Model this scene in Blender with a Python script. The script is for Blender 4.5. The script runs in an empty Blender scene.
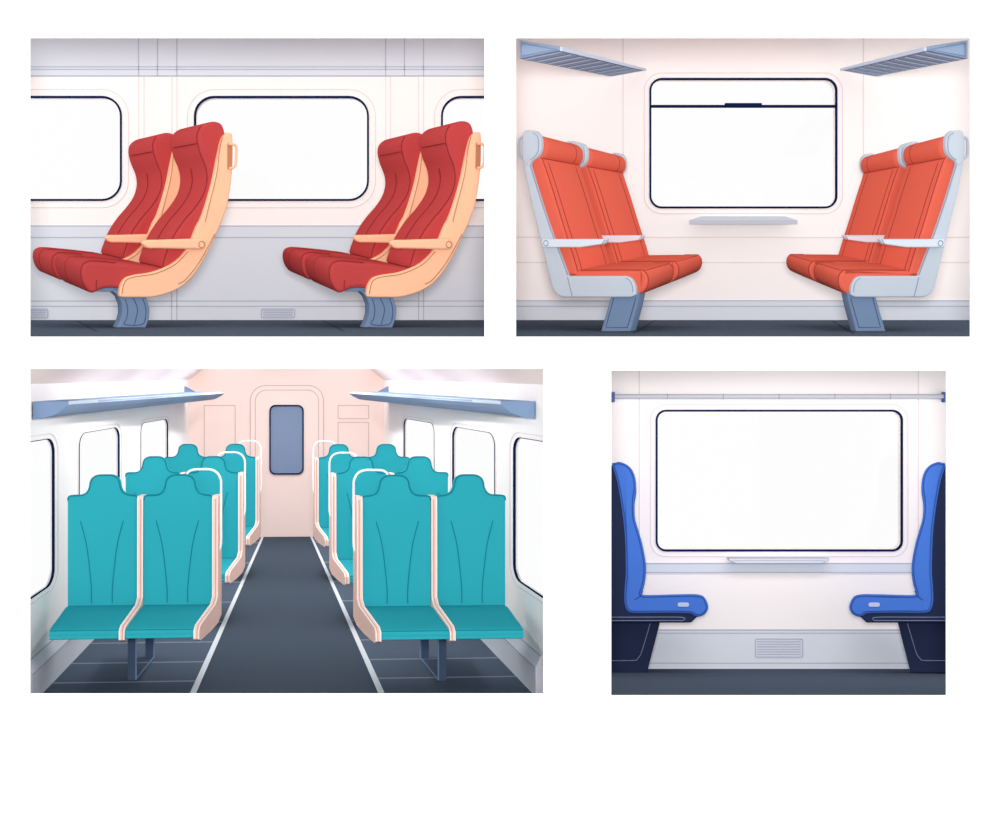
import bpy, bmesh, math
from mathutils import Matrix, Vector
from mathutils.geometry import tessellate_polygon

# ------------------------------------------------------------------ camera, sky, light, exposure
S = bpy.context.scene
COL = S.collection
F = 1800.0                      # focal length in pixels of the 1000 x 820 frame
PX, PY = 450.0, 391.6           # where the optical axis meets the frame (a shifted lens)
EYE = 3.0                       # eye height above the hall's ground
cam_data = bpy.data.cameras.new('camera')
cam_data.sensor_fit = 'HORIZONTAL'
cam_data.sensor_width = 36.0
cam_data.lens = F / 1000.0 * 36.0
cam_data.shift_x = (500.0 - PX) / 1000.0
cam_data.shift_y = -(410.0 - PY) / 1000.0
cam_data.clip_end = 200
cam = bpy.data.objects.new('camera', cam_data)
cam.location = (0, 0, EYE)
cam.rotation_euler = (math.pi / 2, 0, 0)
COL.objects.link(cam)
S.camera = cam

world = bpy.data.worlds.new('white_sky')
S.world = world
world.use_nodes = True
bg = world.node_tree.nodes['Background']
bg.inputs['Color'].default_value = (1, 1, 1, 1)
bg.inputs['Strength'].default_value = 1.0

vs = S.view_settings
vs.view_transform = 'Standard'
vs.look = 'None'
vs.exposure = 0.0
vs.gamma = 1.0
vs.use_curve_mapping = False


def lamp_point(name, loc, watts, radius):
    d = bpy.data.lights.new(name, 'POINT')
    d.energy, d.shadow_soft_size = watts, radius
    o = bpy.data.objects.new(name, d)
    o.location = loc
    COL.objects.link(o)
    return o


def lamp_area(name, loc, target, sx, sy, watts):
    d = bpy.data.lights.new(name, 'AREA')
    d.shape = 'RECTANGLE'
    d.size, d.size_y, d.energy = sx, sy, watts
    o = bpy.data.objects.new(name, d)
    o.location = loc
    o.rotation_euler = (Vector(target) - Vector(loc)).to_track_quat('-Z', 'Y').to_euler()
    COL.objects.link(o)
    return o


# added fill lamp by the camera, and unseen fill strips in the teal carriage
lamp_point('camera_fill', (0, -0.3, EYE + .25), 2950, 0.45)
TURN = Matrix.Rotation(math.atan((PX - 287.0) / F), 3, 'Z')
for yy, zz, w_, ln in ((10.7, .1, 7, 1.2), (12.0, .16, 7, 1.2), (14.2, .5, 23, 2.2), (17.4, .65, 30, 2.6), (21.1, .7, 40, 3.4)):
    for sg in (-1, 1):
        p = TURN @ Vector((sg * .12, yy, 0))
        t = TURN @ Vector((sg * 1.5, yy, -.55))
        lamp_area('carriage_fill', (p.x, p.y, EYE + zz), (t.x, t.y, EYE + t.z), ln, .1, w_)
# unseen fill panel added over the blue seats to brighten their wall
lamp_area('compartment_fill', (2.15, 10.9, EYE + .19), (2.1, 12.0, EYE - 1.7), 2.0, .4, 19)


# ------------------------------------------------------------------ materials
def lin(c):
    c = c / 255.0
    return c / 12.92 if c <= 0.04045 else ((c + 0.055) / 1.055) ** 2.4


def mat(name, hexa, rough=0.9, spec=0.0, grain=0.0, scale=120.0):
    m = bpy.data.materials.new(name)
    m.use_nodes = True
    nt = m.node_tree
    p = nt.nodes['Principled BSDF']
    rgb = [lin(int(hexa[i:i + 2], 16)) for i in (0, 2, 4)]
    p.inputs['Roughness'].default_value = rough
    p.inputs['Specular IOR Level'].default_value = spec
    p.inputs['Base Color'].default_value = (*rgb, 1)
    if grain:
        n = nt.nodes.new('ShaderNodeTexNoise')
        n.inputs['Scale'].default_value = scale
        tc = nt.nodes.new('ShaderNodeTexCoord')
        nt.links.new(tc.outputs['Object'], n.inputs['Vector'])
        r = nt.nodes.new('ShaderNodeValToRGB')
        r.color_ramp.elements[0].position = 0.3
        r.color_ramp.elements[1].position = 0.7
        r.color_ramp.elements[0].color = (*[c * (1 - grain) for c in rgb], 1)
        r.color_ramp.elements[1].color = (*[min(1, c * (1 + grain)) for c in rgb], 1)
        nt.links.new(n.outputs['Fac'], r.inputs['Fac'])
        nt.links.new(r.outputs['Color'], p.inputs['Base Color'])
    return m


M = dict(
    page=mat('white_display_paint', 'ffffff'),
    cream=mat('cream_wall_panel', 'fff6f3'),
    cream_line=mat('cream_panel_joint', 'e9dada'),
    grey=mat('grey_wall_panel', 'dde0e8'),
    grey_line=mat('grey_panel_joint', 'b5b9ca'),
    floor=mat('slate_floor', '566170', grain=0.02),
    floor_line=mat('slate_floor_joint', '434c58'),
    floor_pale=mat('pale_floor_joint', '818b98'),
    aisle=mat('aisle_runner', '48515d', grain=0.02),
    aisle_line=mat('aisle_edge_stripe', 'd8dbe0'),
    navy=mat('navy_rubber', '151f45', rough=0.6),
    red=mat('crimson_fabric', 'bd4646', grain=0.03),
    red_line=mat('crimson_stitching', '8d2c30'),
    peach=mat('peach_plastic', 'ffc6a0', rough=0.7),
    peach_line=mat('peach_plastic_joint', 'b98567'),
    brown=mat('brown_plastic', 'c08363'),
    steel=mat('blue_grey_steel', '758baa', rough=0.7),
    steel_line=mat('blue_grey_joint', '4d5f7c'),
    steel_dark=mat('dark_blue_grey_steel', '47566e', rough=0.7),
    coral=mat('coral_fabric', 'e26753', grain=0.03),
    coral_line=mat('coral_stitching', 'a5443c'),
    shell=mat('pale_grey_plastic', 'c3cdd8', rough=0.7),
    shell_line=mat('grey_plastic_joint', '8b9ab2'),
    arm=mat('ice_grey_plastic', 'dae2ec', rough=0.7),
    slat=mat('rack_blue_slat', 'a3b3cb'),
    slat_gap=mat('rack_blue_panel', '8b9db8'),
    lip=mat('rack_pale_lip', 'd0dced'),
    tray=mat('rack_blue_tray', '9daecb'),
    rackend=mat('rack_slate_blue_end', '8199ba'),
    teal=mat('teal_fabric', '31a8b5', grain=0.03),
    teal_line=mat('teal_stitching', '1f8492'),
    rose=mat('rose_plastic', 'ffd8ca', rough=0.7),
    rose_line=mat('rose_plastic_edge', 'd9a99a'),
    white=mat('white_enamel', 'ffffff', rough=0.5),
    endwall=mat('rose_end_wall', 'ffe5dd'),
    cove=mat('pale_rose_cove', 'ffede7'),
    sidewall=mat('off_white_side_wall', 'fffaf8'),
    end_line=mat('end_wall_joint', 'cdb3ae'),
    glass_blue=mat('blue_door_glass', '7589ab', rough=0.3, spec=0.2),
    heater_end=mat('heater_end_cap', 'c3c5cf'),
    blue=mat('royal_blue_fabric', '446fc4', grain=0.03),
    blue_line=mat('navy_piping', '2d4c94'),
    ink=mat('midnight_plastic', '262d48', rough=0.7),
    ink_line=mat('midnight_plastic_joint', '7c84a0'),
    tab=mat('pale_blue_tab', 'b3b9d6'),
    rail=mat('grey_rail', 'c8cad2', rough=0.6),
    rail_joint=mat('rail_joint', 'a2a5b6'),
    indigo=mat('indigo_bracket', '5a6ba5'),
)
g = bpy.data.materials.new('window_glass')
g.use_nodes = True
nt = g.node_tree
nt.nodes.remove(nt.nodes['Principled BSDF'])
tr = nt.nodes.new('ShaderNodeBsdfTransparent')
gl = nt.nodes.new('ShaderNodeBsdfGlossy')
gl.inputs['Roughness'].default_value = 0.02
mx = nt.nodes.new('ShaderNodeMixShader')
mx.inputs[0].default_value = 0.012
nt.links.new(tr.outputs[0], mx.inputs[1])
nt.links.new(gl.outputs[0], mx.inputs[2])
nt.links.new(mx.outputs[0], nt.nodes['Material Output'].inputs['Surface'])
M['glass'] = g


# ------------------------------------------------------------------ helpers
def at(x, y, D):
    """the point of the place that lies D metres ahead and is seen at picture position x, y"""
    return Vector(((x - PX) * D / F, D, EYE - (y - PY) * D / F))


def tag(o, label=None, cat=None, group=None, kind=None):
    if label:
        o['label'] = label
    if cat:
        o['category'] = cat
    if group:
        o['group'] = group
    if kind:
        o['kind'] = kind
    return o


def plane2d(ring):
    """a ring laid flat"""
    P = [Vector(p) for p in ring]
    n = Vector((0, 0, 0))
    for i in range(len(P)):
        n += P[i - 1].cross(P[i])
    if n.length < 1e-12:
        return P
    q = n.normalized().rotation_difference(Vector((0, 0, 1)))
    r = [q @ p for p in P]
    return [Vector((p.x, p.y, 0)) for p in r]


class MB:
    """collects shapes into one mesh with material slots"""

    def __init__(self):
        self.v, self.f, self.m, self.mats, self.smooth = [], [], [], [], []

    def slot(self, m):
        if m not in self.mats:
            self.mats.append(m)
        return self.mats.index(m)

    def add(self, verts, faces, m, smooth=False):
        b, s = len(self.v), self.slot(m)
        self.v += [tuple(v) for v in verts]
        for f in faces:
            self.f.append([b + i for i in f])
            self.m.append(s)
            self.smooth.append(smooth)
        return self

    def box(self, lo, hi, m):
        x0, y0, z0 = lo
        x1, y1, z1 = hi
        v = [(x0, y0, z0), (x1, y0, z0), (x1, y1, z0), (x0, y1, z0), (x0, y0, z1), (x1, y0, z1), (x1, y1, z1), (x0, y1, z1)]
        return self.hexa(v, m)

    def hexa(self, v, m):
        return self.add(v, [(0, 3, 2, 1), (4, 5, 6, 7), (0, 1, 5, 4), (1, 2, 6, 5), (2, 3, 7, 6), (3, 0, 4, 7)], m)

    def loft(self, rings, m, caps=True, smooth=False, shape=None):
        n = len(rings[0])
        v = [p for r in rings for p in r]
        f = []
        for k in range(len(rings) - 1):
            for i in range(n):
                j = (i + 1) % n
                f.append((k * n + i, k * n + j, (k + 1) * n + j, (k + 1) * n + i))
        self.add(v, f, m, smooth)
        if caps:
            for ring, flip in ((rings[0], True), (rings[-1], False)):
                pl = plane2d(shape) if shape else plane2d(ring)
                tris = tessellate_polygon([pl])
                self.add(ring, [tuple(reversed(t)) if flip else tuple(t) for t in tris], m, False)
        return self

    def prism(self, pts, w0, w1, m, b=0.0, warp=None, axes='uwv', smooth=True):
        """polygon pts (u, v) carried from w0 to w1, its rims rounded by b"""
        lv = [(0.0, w0)] if b <= 0 else [(b * (1 - math.sin(t)), w0 + b * (1 - math.cos(t))) for t in (0, .52, 1.05, 1.57)]
        lv += [(0.0, w1)] if b <= 0 else [(i, w0 + w1 - w) for i, w in reversed(lv)]
        rings = []
        for ins, w in lv:
            q = inset(pts, ins)
            r = []
            for u, v in q:
                p = (u, w, v) if axes == 'uwv' else ((w, u, v) if axes == 'wuv' else (u, v, w))
                r.append(warp(*p) if warp else p)
            rings.append(r)
        return self.loft(rings, m, True, smooth, [Vector((u, v, 0)) for u, v in pts])

    def tube(self, pts, r, m, n=6, closed=False):
        P = [Vector(p) for p in pts]
        k = len(P)
        rings = []
        up = None
        for i in range(k):
            a = P[(i - 1) % k] if (closed or i > 0) else P[i]
            c = P[(i + 1) % k] if (closed or i < k - 1) else P[i]
            t = (c - a)
            t = t.normalized() if t.length > 1e-9 else Vector((0, 0, 1))
            if up is None:
                up = t.orthogonal().normalized()
            up = (up - t * up.dot(t))
            up = up.normalized() if up.length > 1e-6 else t.orthogonal().normalized()
            s = t.cross(up)
            rings.append([P[i] + (up * math.cos(q) + s * math.sin(q)) * r for q in [2 * math.pi * j / n for j in range(n)]])
        if closed:
            rings.append(rings[0])
        return self.loft(rings, m, not closed, True)

    def mesh(self, name):
        me = bpy.data.meshes.new(name)
        me.from_pydata(self.v, [], self.f)
        for m in self.mats:
            me.materials.append(m)
        for p, m, s in zip(me.polygons, self.m, self.smooth):
            p.material_index = m
            p.use_smooth = s
        bm = bmesh.new()
        bm.from_mesh(me)
        bmesh.ops.remove_doubles(bm, verts=bm.verts, dist=1e-6)
        bmesh.ops.recalc_face_normals(bm, faces=bm.faces)
        for e in bm.edges:
            if len(e.link_faces) == 2 and e.calc_face_angle(0) > 0.6:
                e.smooth = False
        bm.to_mesh(me)
        bm.free()
        me.update()
        return me

    def build(self, name, parent=None, matrix=None):
        o = bpy.data.objects.new(name, self.mesh(name))
        COL.objects.link(o)
        if parent:
            o.parent = parent
        if matrix is not None:
            o.matrix_world = matrix
        return o


def inset(pts, d):
    if d == 0:
        return list(pts)
    n = len(pts)
    A = sum(pts[i][0] * pts[(i + 1) % n][1] - pts[(i + 1) % n][0] * pts[i][1] for i in range(n))
    s = 1 if A > 0 else -1
    out = []
    for i in range(n):
        ax, ay = pts[i - 1]
        bx, by = pts[i]
        cx, cy = pts[(i + 1) % n]
        e1 = Vector((bx - ax, by - ay))
        e2 = Vector((cx - bx, cy - by))
        e1 = e1.normalized() if e1.length > 1e-9 else Vector((0, 0))
        e2 = e2.normalized() if e2.length > 1e-9 else Vector((0, 0))
        nn = Vector((-(e1.y + e2.y), e1.x + e2.x)) * s
        if nn.length < 1e-6:
            out.append((bx, by))
            continue
        nn.normalize()
        out.append((bx + nn.x * d, by + nn.y * d))
    return out


def smooth(pts, closed=True, n=4):
    k = len(pts)
    out = []
    dim = len(pts[0])
    for i in range(k if closed else k - 1):
        p0 = pts[(i - 1) % k] if (closed or i > 0) else pts[i]
        p1, p2 = pts[i], pts[(i + 1) % k]
        p3 = pts[(i + 2) % k] if (closed or i < k - 2) else p2
        for j in range(n):
            t = j / n
            out.append(tuple(0.5 * (2 * p1[d] + (p2[d] - p0[d]) * t + (2 * p0[d] - 5 * p1[d] + 4 * p2[d] - p3[d]) * t * t
                                    + (3 * p1[d] - p0[d] - 3 * p2[d] + p3[d]) * t ** 3) for d in range(dim)))
    if not closed:
        out.append(tuple(pts[-1]))
    return out


def fillet(pts, r, n=4):
    out = []
    k = len(pts)
    for i in range(k):
        rr = r[i] if isinstance(r, (list, tuple)) else r
        a, b, c = Vector(pts[i - 1]), Vector(pts[i]), Vector(pts[(i + 1) % k])
        rr = min(rr, (a - b).length * .49, (c - b).length * .49)
        if rr <= 0:
            out.append(tuple(b))
            continue
        p, q = b + (a - b).normalized() * rr, b + (c - b).normalized() * rr
        for j in range(n + 1):
            t = j / n
            out.append(tuple(p * (1 - t) ** 2 + b * 2 * t * (1 - t) + q * t * t))
    return out


def rrect(x0, y0, x1, y1, rx, ry=None, n=8):
    ry = rx if ry is None else ry
    out = []
    for cx, cy, a in ((x1 - rx, y1 - ry, 0), (x0 + rx, y1 - ry, 90), (x0 + rx, y0 + ry, 180), (x1 - rx, y0 + ry, 270)):
        for j in range(n + 1):
            t = math.radians(a + 90 * j / n)
            out.append((cx + rx * math.cos(t), cy + ry * math.sin(t)))
    return out


def holed(outer, holes, t):
    """verts and faces of a plate in x, y with holes, from z = 0 to z = t"""
    cu = bpy.data.curves.new('plate', 'CURVE')
    cu.dimensions = '2D'
    cu.fill_mode = 'BOTH'
    cu.extrude = t / 2
    for loop in [outer] + holes:
        sp = cu.splines.new('POLY')
        sp.points.add(len(loop) - 1)
        for q, p in zip(sp.points, loop):
            q.co = (p[0], p[1], 0, 1)
        sp.use_cyclic_u = True
    o = bpy.data.objects.new('plate', cu)
    COL.objects.link(o)
    me = bpy.data.meshes.new_from_object(o.evaluated_get(bpy.context.evaluated_depsgraph_get()))
    v = [(p.co.x, p.co.y, p.co.z + t / 2) for p in me.vertices]
    f = [tuple(p.vertices) for p in me.polygons]
    bpy.data.objects.remove(o)
    bpy.data.curves.remove(cu)
    bpy.data.meshes.remove(me)
    return v, f


def empty(name, matrix=None, label=None, cat=None, group=None, kind=None, parent=None):
    o = bpy.data.objects.new(name, None)
    o.empty_display_size = 0.1
    COL.objects.link(o)
    if parent:
        o.parent = parent
    if matrix is not None:
        o.matrix_world = matrix
    return tag(o, label, cat, group, kind)


def dup(root, matrix, label):
    def cp(o, parent):
        c = o.copy()
        COL.objects.link(c)
        c.parent = parent
        for ch in list(o.children):
            cp(ch, c)
        return c
    r = cp(root, None)
    r.matrix_world = matrix
    r['label'] = label
    return r


def taper(root, k, u0, v0, skip=('pedestal',)):
    """the seats of a unit grow a little smaller towards its far side"""
    for o in list(root.children):
        if o.name.split('.')[0] in skip:
            continue
        for q in [o] + list(o.children):
            for p in q.data.vertices:
                s = 1 - k * max(0.0, p.co.y)
                p.co.x = u0 + (p.co.x - u0) * s
                p.co.z = v0 + (p.co.z - v0) * s


class Flat:
    """a wall standing square to the hall's axis, D metres ahead; shapes are laid out on its face"""

    def __init__(self, D):
        self.D, self.k = D, D / F

    def xz(self, x, y):
        p = at(x, y, self.D)
        return (p.x, p.z)

    def loop(self, pts):
        return [self.xz(*p) for p in pts]

    def plate(self, mb, outer, holes, front, back, m):
        """front, back: distances off the wall's face, + towards the viewer"""
        v, f = holed(self.loop(outer), [self.loop(h) for h in holes], front - back)
        mb.add([(x, self.D - back - z, y) for x, y, z in v], f, m)
        return mb

    def strip(self, mb, x0, y0, x1, y1, m, w=1.0, front=0.002):
        """a thin joint strip along a line on the face, w pixels wide"""
        a, b = Vector((x0, y0)), Vector((x1, y1))
        n = (b - a).normalized()
        n = Vector((-n.y, n.x)) * w / 2
        q = [a + n, b + n, b - n, a - n]
        A = [at(p.x, p.y, self.D) for p in q]
        off = Vector((0, -1, 0))
        mb.hexa([p - off * .003 for p in A] + [p + off * front for p in A], m)
        return mb

    def rect(self, mb, x0, y0, x1, y1, m, front=0.002, back=-.003):
        p, q = self.xz(x0, y1), self.xz(x1, y0)
        mb.box((p[0], self.D - front, p[1]), (q[0], self.D - back, q[1]), m)
        return mb

    def ring(self, mb, x0, y0, x1, y1, r, w, m, front=0.002, back=-.004):
        self.plate(mb, rrect(x0, y0, x1, y1, r), [rrect(x0 + w, y0 + w, x1 - w, y1 - w, max(.5, r - w))], front, back, m)
        return mb


def window(name, W, x0, y0, x1, y1, r, gap, label, line=M['cream_line']):
    mb = MB()
    W.ring(mb, x0, y0, x1, y1, r, 2.0, M['navy'], .008, -.012)
    o = tag(mb.build(name), label, 'window', None, 'structure')
    p = MB()
    W.plate(p, rrect(x0 + 1, y0 + 1, x1 - 1, y1 - 1, r - 1), [], -.002, -.008, M['glass'])
    p.build('pane', o)
    s = MB()
    W.ring(s, x0 - gap, y0 - gap, x1 + gap, y1 + gap, r + gap, .9, line, .004, 0)
    s.build('surround', o)
    return o


def vent(W, x0, y0, x1, y1, rows, label, group):
    mb = MB()
    W.ring(mb, x0, y0, x1, y1, 2, 1.0, M['grey_line'], .012, 0)
    W.plate(mb, rrect(x0 + .8, y0 + .8, x1 - .8, y1 - .8, 1.5), [], .005, 0, M['grey'])
    c = at((x0 + x1) / 2, y1, W.D)
    root = empty('air_vent', Matrix.Translation(c), label, 'air vent', group)
    o = mb.build('frame', root)
    inv = Matrix.Translation(-c)
    o.data.transform(inv)
    for i in range(rows):
        y = y0 + (y1 - y0) * (i + 1.3) / (rows + 1.6)
        s = MB()
        W.rect(s, x0 + 2.2, y - .45, x1 - 2.2, y + .45, M['grey_line'], .011, .003)
        so = s.build('slat', root)
        so.data.transform(inv)
    return root


def slab(name, x0, x1, y_far, D_far, z_near, D_near, th, label, X0, X1):
    """a floor rising gently from its front edge to the wall"""
    zf = at(0, y_far, D_far).z
    mb = MB()
    mb.hexa([(X0, D_near, z_near - th), (X1, D_near, z_near - th), (X1, D_far, zf - th), (X0, D_far, zf - th),
             (X0, D_near, z_near), (X1, D_near, z_near), (X1, D_far, zf), (X0, D_far, zf)], M['floor'])
    return mb


class Seat:
    """frame of a seat: origin on the floor under its near side, u forward or back, v up, w into the room"""

    def __init__(self, O, yaw, rake):
        self.M = Matrix.Translation(O) @ Matrix.Rotation(rake, 4, 'X') @ Matrix.Rotation(yaw, 4, 'Z')
        self.I = self.M.inverted()
        self.e = self.I @ Vector((0, 0, EYE))

    def uv(self, x, y, w=0.0):
        d = (self.I @ at(x, y, 10.0)) - self.e
        t = (w - self.e.y) / d.y
        p = self.e + d * t
        return (p.x, p.z)

    def uvs(self, pts, w=0.0):
        return [self.uv(x, y, w) for x, y in pts]


# ------------------------------------------------------------------ the white display wall
DW = 9.4
front = Flat(DW)
mb = MB()
openings = [(30, 38, 484.5, 336.7), (516, 38, 970.3, 336.7), (30, 368.6, 543.3, 693.6), (611.2, 370.6, 946.3, 695.4)]
front.plate(mb, [(-160, -170), (1130, -170), (1130, 960), (-160, 960)],
            [[(a, b), (c, b), (c, d), (a, d)] for a, b, c, d in openings], 0, -.012, M['page'])
tag(mb.build('wall_front'), 'white display wall with four rectangular viewing openings', 'wall', None, 'structure')

# ------------------------------------------------------------------ room one: crimson seats (upper left)
D1 = 12.5
R1 = Flat(D1)
wins = [(-53, 122), (194, 369), (441, 509)]
mb = MB()
R1.plate(mb, [(-64, 20), (514, 20), (514, 350), (-64, 350)], [rrect(a + 1, 97, b - 1, 200, 19) for a, b in wins], 0, -.1, M['cream'])
R1.rect(mb, -64, 20, 514, 76, M['grey'], .006)
R1.rect(mb, -64, 226, 514, 350, M['grey'], .006)
for y in (38.2, 67, 69.6, 76, 226, 237.5, 301, 306.3):
    R1.strip(mb, -64, y, 514, y, M['grey_line'], 1.0, .008)
for x in (138.7, 157.7, 177, 385.7, 404.5, 423.6):
    R1.strip(mb, x, 20, x, 76, M['grey_line'], .9, .008)
for x in (138.7, 144, 172, 177, 385.7, 390.6, 418.7, 423.6):
    R1.strip(mb, x, 76, x, 226, M['cream_line'], .9, .004)
for x in (171.7, 177, 418.6, 423.6):
    R1.strip(mb, x, 237.5, x, 320, M['grey_line'], .9, .008)
tag(mb.build('wall_back'), 'cream and grey carriage side wall behind the crimson seats', 'wall', None, 'structure')
for i, (a, b) in enumerate(wins):
    window('window_%d' % (i + 1), R1, a, 96, b, 201, 20, 7,
           ['rounded navy rimmed window cut off by the left edge behind crimson seats',
            'wide rounded navy rimmed window between the two crimson twin seats',
            'narrow end window behind the crimson seat headrest on the right'][i])
mb = MB()
mb.box((-3.6, 12.15, EYE + 2.5), (.44, D1 + .1, EYE + 2.56), M['cream'])  # unseen panel added to keep overhead sky light off the wall top
tag(mb.build('light_baffle'), 'cream light baffle added out of view over the crimson seats', 'light_baffle', None, 'structure')
foot1 = at(131, 327.7, 10.9)
m1 = (at(0, 320, D1).z - foot1.z) / (D1 - 10.9)
zn1 = foot1.z - m1 * (10.9 - 9.46)
mb = slab('floor', 0, 0, 320, D1, zn1, 9.46, .12, '', at(-64, 0, D1).x, .32)


def floor_seam(mb, zf, slope, Df, xa, xb, ya, yb, m):
    """a joint across a floor, from the wall to the front"""
    def hit(x, y):
        k = (PY - y) / F
        D = (zf - EYE - slope * Df) / (k - slope)
        return at(x, y, D)
    p, q = hit(xa, ya), hit(xb, yb)
    w = Vector((.006, 0, 0))
    up = Vector((0, 0, .0015))
    mb.hexa([p - w - up, p + w - up, q + w - up, q - w - up, p - w + up, p + w + up, q + w + up, q - w + up], m)


for xa, xb in ((76, 97), (323, 344)):
    floor_seam(mb, at(0, 320, D1).z, m1, D1, xa, xb, 320.6, 331.5, M['floor_line'])
tag(mb.build('floor'), 'slate grey floor under the crimson seats', 'floor', None, 'structure')
vent(R1, 8, 308.5, 48.5, 318.3, 4, 'small grey wall vent at the left edge below the crimson seat', 'wall vents by the crimson seats')
vent(R1, 261, 308.5, 295.3, 318.3, 4, 'small grey wall vent beside the pedestal between the crimson seats', 'wall vents by the crimson seats')

NAT = lambda x: math.atan((PX - x) / F)
RK1 = math.radians(5.5)
TH1 = math.radians(24)
f1 = Seat(foot1, TH1 + NAT(131), RK1)


def crimson_seat():
    fr = f1
    W, SP = .33, .53
    root = empty('twin_train_seat', fr.M, 'crimson twin seat with peach shells between the first and second window', 'train seat',
                 'crimson twin seats')
    cr = RK1
    shell = [(226, 133.9), (230, 132.8), (232.8, 137), (232.9, 166), (228.7, 200.7), (222, 221.6), (216.8, 233.6), (202.8, 262.4),
             (188.4, 281.6), (173.6, 291.4), (154.4, 297), (138, 297.4), (123, 297.2), (119.7, 295), (120.8, 286.4), (125.6, 278.4), (135.2, 274.9),
             (154.4, 271.6), (173.6, 263.2), (187.6, 249), (197, 227), (203, 215), (212, 186), (218, 156.8), (222, 140)]
    bshell = [(226, 135), (230, 133.5), (232.4, 138), (232.5, 166), (228.3, 200.7), (221.6, 221.6), (216.4, 233.6), (202.4, 262.4), (188, 281.3), (173.6, 290.8), (154.4, 296.4),
              (140, 296.6), (140, 290), (160, 284), (178, 270), (194, 248), (206, 220), (217, 186), (222, 158), (225, 142)]
    back = [(215, 121.2), (205, 123.7), (199, 129.5), (197.3, 139), (200.5, 153), (206, 167), (207.5, 180), (204, 194), (195, 208), (184, 221),
            (174, 236), (167, 252), (163, 267), (173, 268), (188, 253), (200, 228), (206, 217), (216, 186), (222, 157), (226, 141),
            (225.4, 131), (222, 123.5)]
    cush = [(168, 270), (140, 265), (116, 262.6), (97, 261), (88, 261.5), (82.5, 265.5), (81, 274), (83.5, 284), (89, 291.5), (94, 293.2),
            (101, 289.8), (110, 288.2), (127, 288.5), (165, 284)]
    arm = [(143.5, 245), (143, 242.2), (146.5, 240), (160, 239.7), (195, 238.6), (201, 238.8), (205, 243), (203.5, 248.2), (197, 249.2),
           (160, 248.4), (148, 248.2)]
    for k in (0, 1):
        w = k * SP
        du = dc = 0.0
        sh = lambda q, d=du: [(a + d, b) for a, b in q]
        s = MB().prism(sh(smooth(fr.uvs(shell, -.03))), w - .03, w + .012, M['peach'], .010)
        s.prism(sh(smooth(fr.uvs(bshell, 0))), w, w + W + .02, M['peach'], .010)
        s = s.build('shell', root)
        ln = MB()
        ln.tube([(a, w - .031, b) for a, b in sh(smooth(fr.uvs([(222.5, 137), (219.5, 150), (216.5, 175), (207.5, 212), (205.3, 222)], -.03), False))], .003, M['peach_line'])
        ln.tube([(a, w - .031, b) for a, b in sh(smooth(fr.uvs([(122, 294), (123.5, 285), (127, 279.5), (136, 276.6), (155, 273.6), (174.5, 264.8), (188, 251.5)], -.03), False))], .003, M['peach_line'])
        ln.tube([(a, w - .031, b) for a, b in sh(smooth(fr.uvs([(214.6, 234), (200, 261), (186, 279), (178, 284)], -.03), False))], .003, M['peach_line'])
        ln.build('seam', s)
        bp = sh(smooth(fr.uvs(back, 0)))
        b = MB().prism(bp, w, w + W, M['red'], .022).build('backrest', root)
        ln = MB()
        # stitching along the near edge of the padding and down the middle of its front
        edge = sh(smooth(fr.uvs(back[:13], 0), False))
        ln.tube([(a, w + .006, c) for a, c in edge[6:]], .0028, M['red_line'])
        mid = sh(smooth(fr.uvs(back[5:12], 0), False))
        ln.tube([(a - .002, w + W * .52, c) for a, c in mid], .0032, M['red_line'])
        hr = sh(fr.uvs([(197.6, 143.5)], 0))[0]
        ln.tube([(hr[0] - .002, w + W * t, hr[1]) for t in (.04, .5, .86)], .0032, M['red_line'])
        ln.build('stitching', b)
        CW = .47 if k == 0 else .4
        c = MB().prism(sh(smooth(fr.uvs(cush, 0)), dc), w, w + CW, M['red'], .022).build('cushion', root)
        ln = MB()
        ce = sh(smooth(fr.uvs(cush[2:9], 0), False), dc)
        ln.tube([(a, w + .006, d) for a, d in ce], .0028, M['red_line'])
        ln.tube([(a, w + CW * .62, d) for a, d in ce[3:]], .003, M['red_line'])
        tp = sh(smooth(fr.uvs(cush[:5], 0), False), dc)
        ln.tube([(a, w + CW * .5, d + .001) for a, d in tp], .003, M['red_line'])
        ln.tube([(a, w - .001, d) for a, d in sh(fr.uvs([(96.5, 280), (96, 289)], 0), dc)], .0028, M['red_line'])
        ln.build('stitching', c)
        a_ = MB().prism(sh(smooth(fr.uvs(arm, -.06))), w - .075, w - .025, M['peach'], .012).build('armrest', root)
        pv = MB()
        cx, cy = sh([fr.uv(200.5, 244.4, -.06)])[0]
        pv.tube([(cx + .019 * math.cos(t), w - .0755, cy + .019 * math.sin(t)) for t in [math.pi * j / 8 for j in range(16)]], .003, M['peach_line'], 6, True)
        pv.build('pivot', a_)
        sl = MB().prism(sh(fillet(fr.uvs([(227.3, 143), (231.6, 143), (231.6, 169.5), (227.3, 169.5)], -.03), .012)), w - .036, w - .02, M['brown'], 0).build('handle_bracket', root)
        hd = MB()
        hd.tube([(p[0], w - .05, p[1]) for p in sh(smooth(fr.uvs([(229, 144), (233, 144.5), (236.3, 147), (236.2, 156), (235.6, 164), (233.5, 167.5), (229.3, 168.3)], -.05), False))], .0085, M['peach'], 8)
        hd.build('grab_handle', root)
    ped = [(113, 291), (119, 296), (122.3, 304), (122.7, 313), (120.5, 321), (117.2, 327.7), (146, 327.7), (149.3, 318), (149.8, 308), (146, 296), (144, 291)]
    p = MB().prism(fillet(fr.uvs(ped, 0), .006), .0, .075, M['steel'], .006).build('pedestal', root)
    ln = MB()
    ln.tube([(a, -.001, b) for a, b in smooth(fr.uvs([(125, 299), (127.6, 308), (126.8, 318), (124.5, 324.3), (142, 324.3), (145.6, 316), (145.5, 307), (142.5, 298)], 0), False)], .0028, M['steel_line'])
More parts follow.
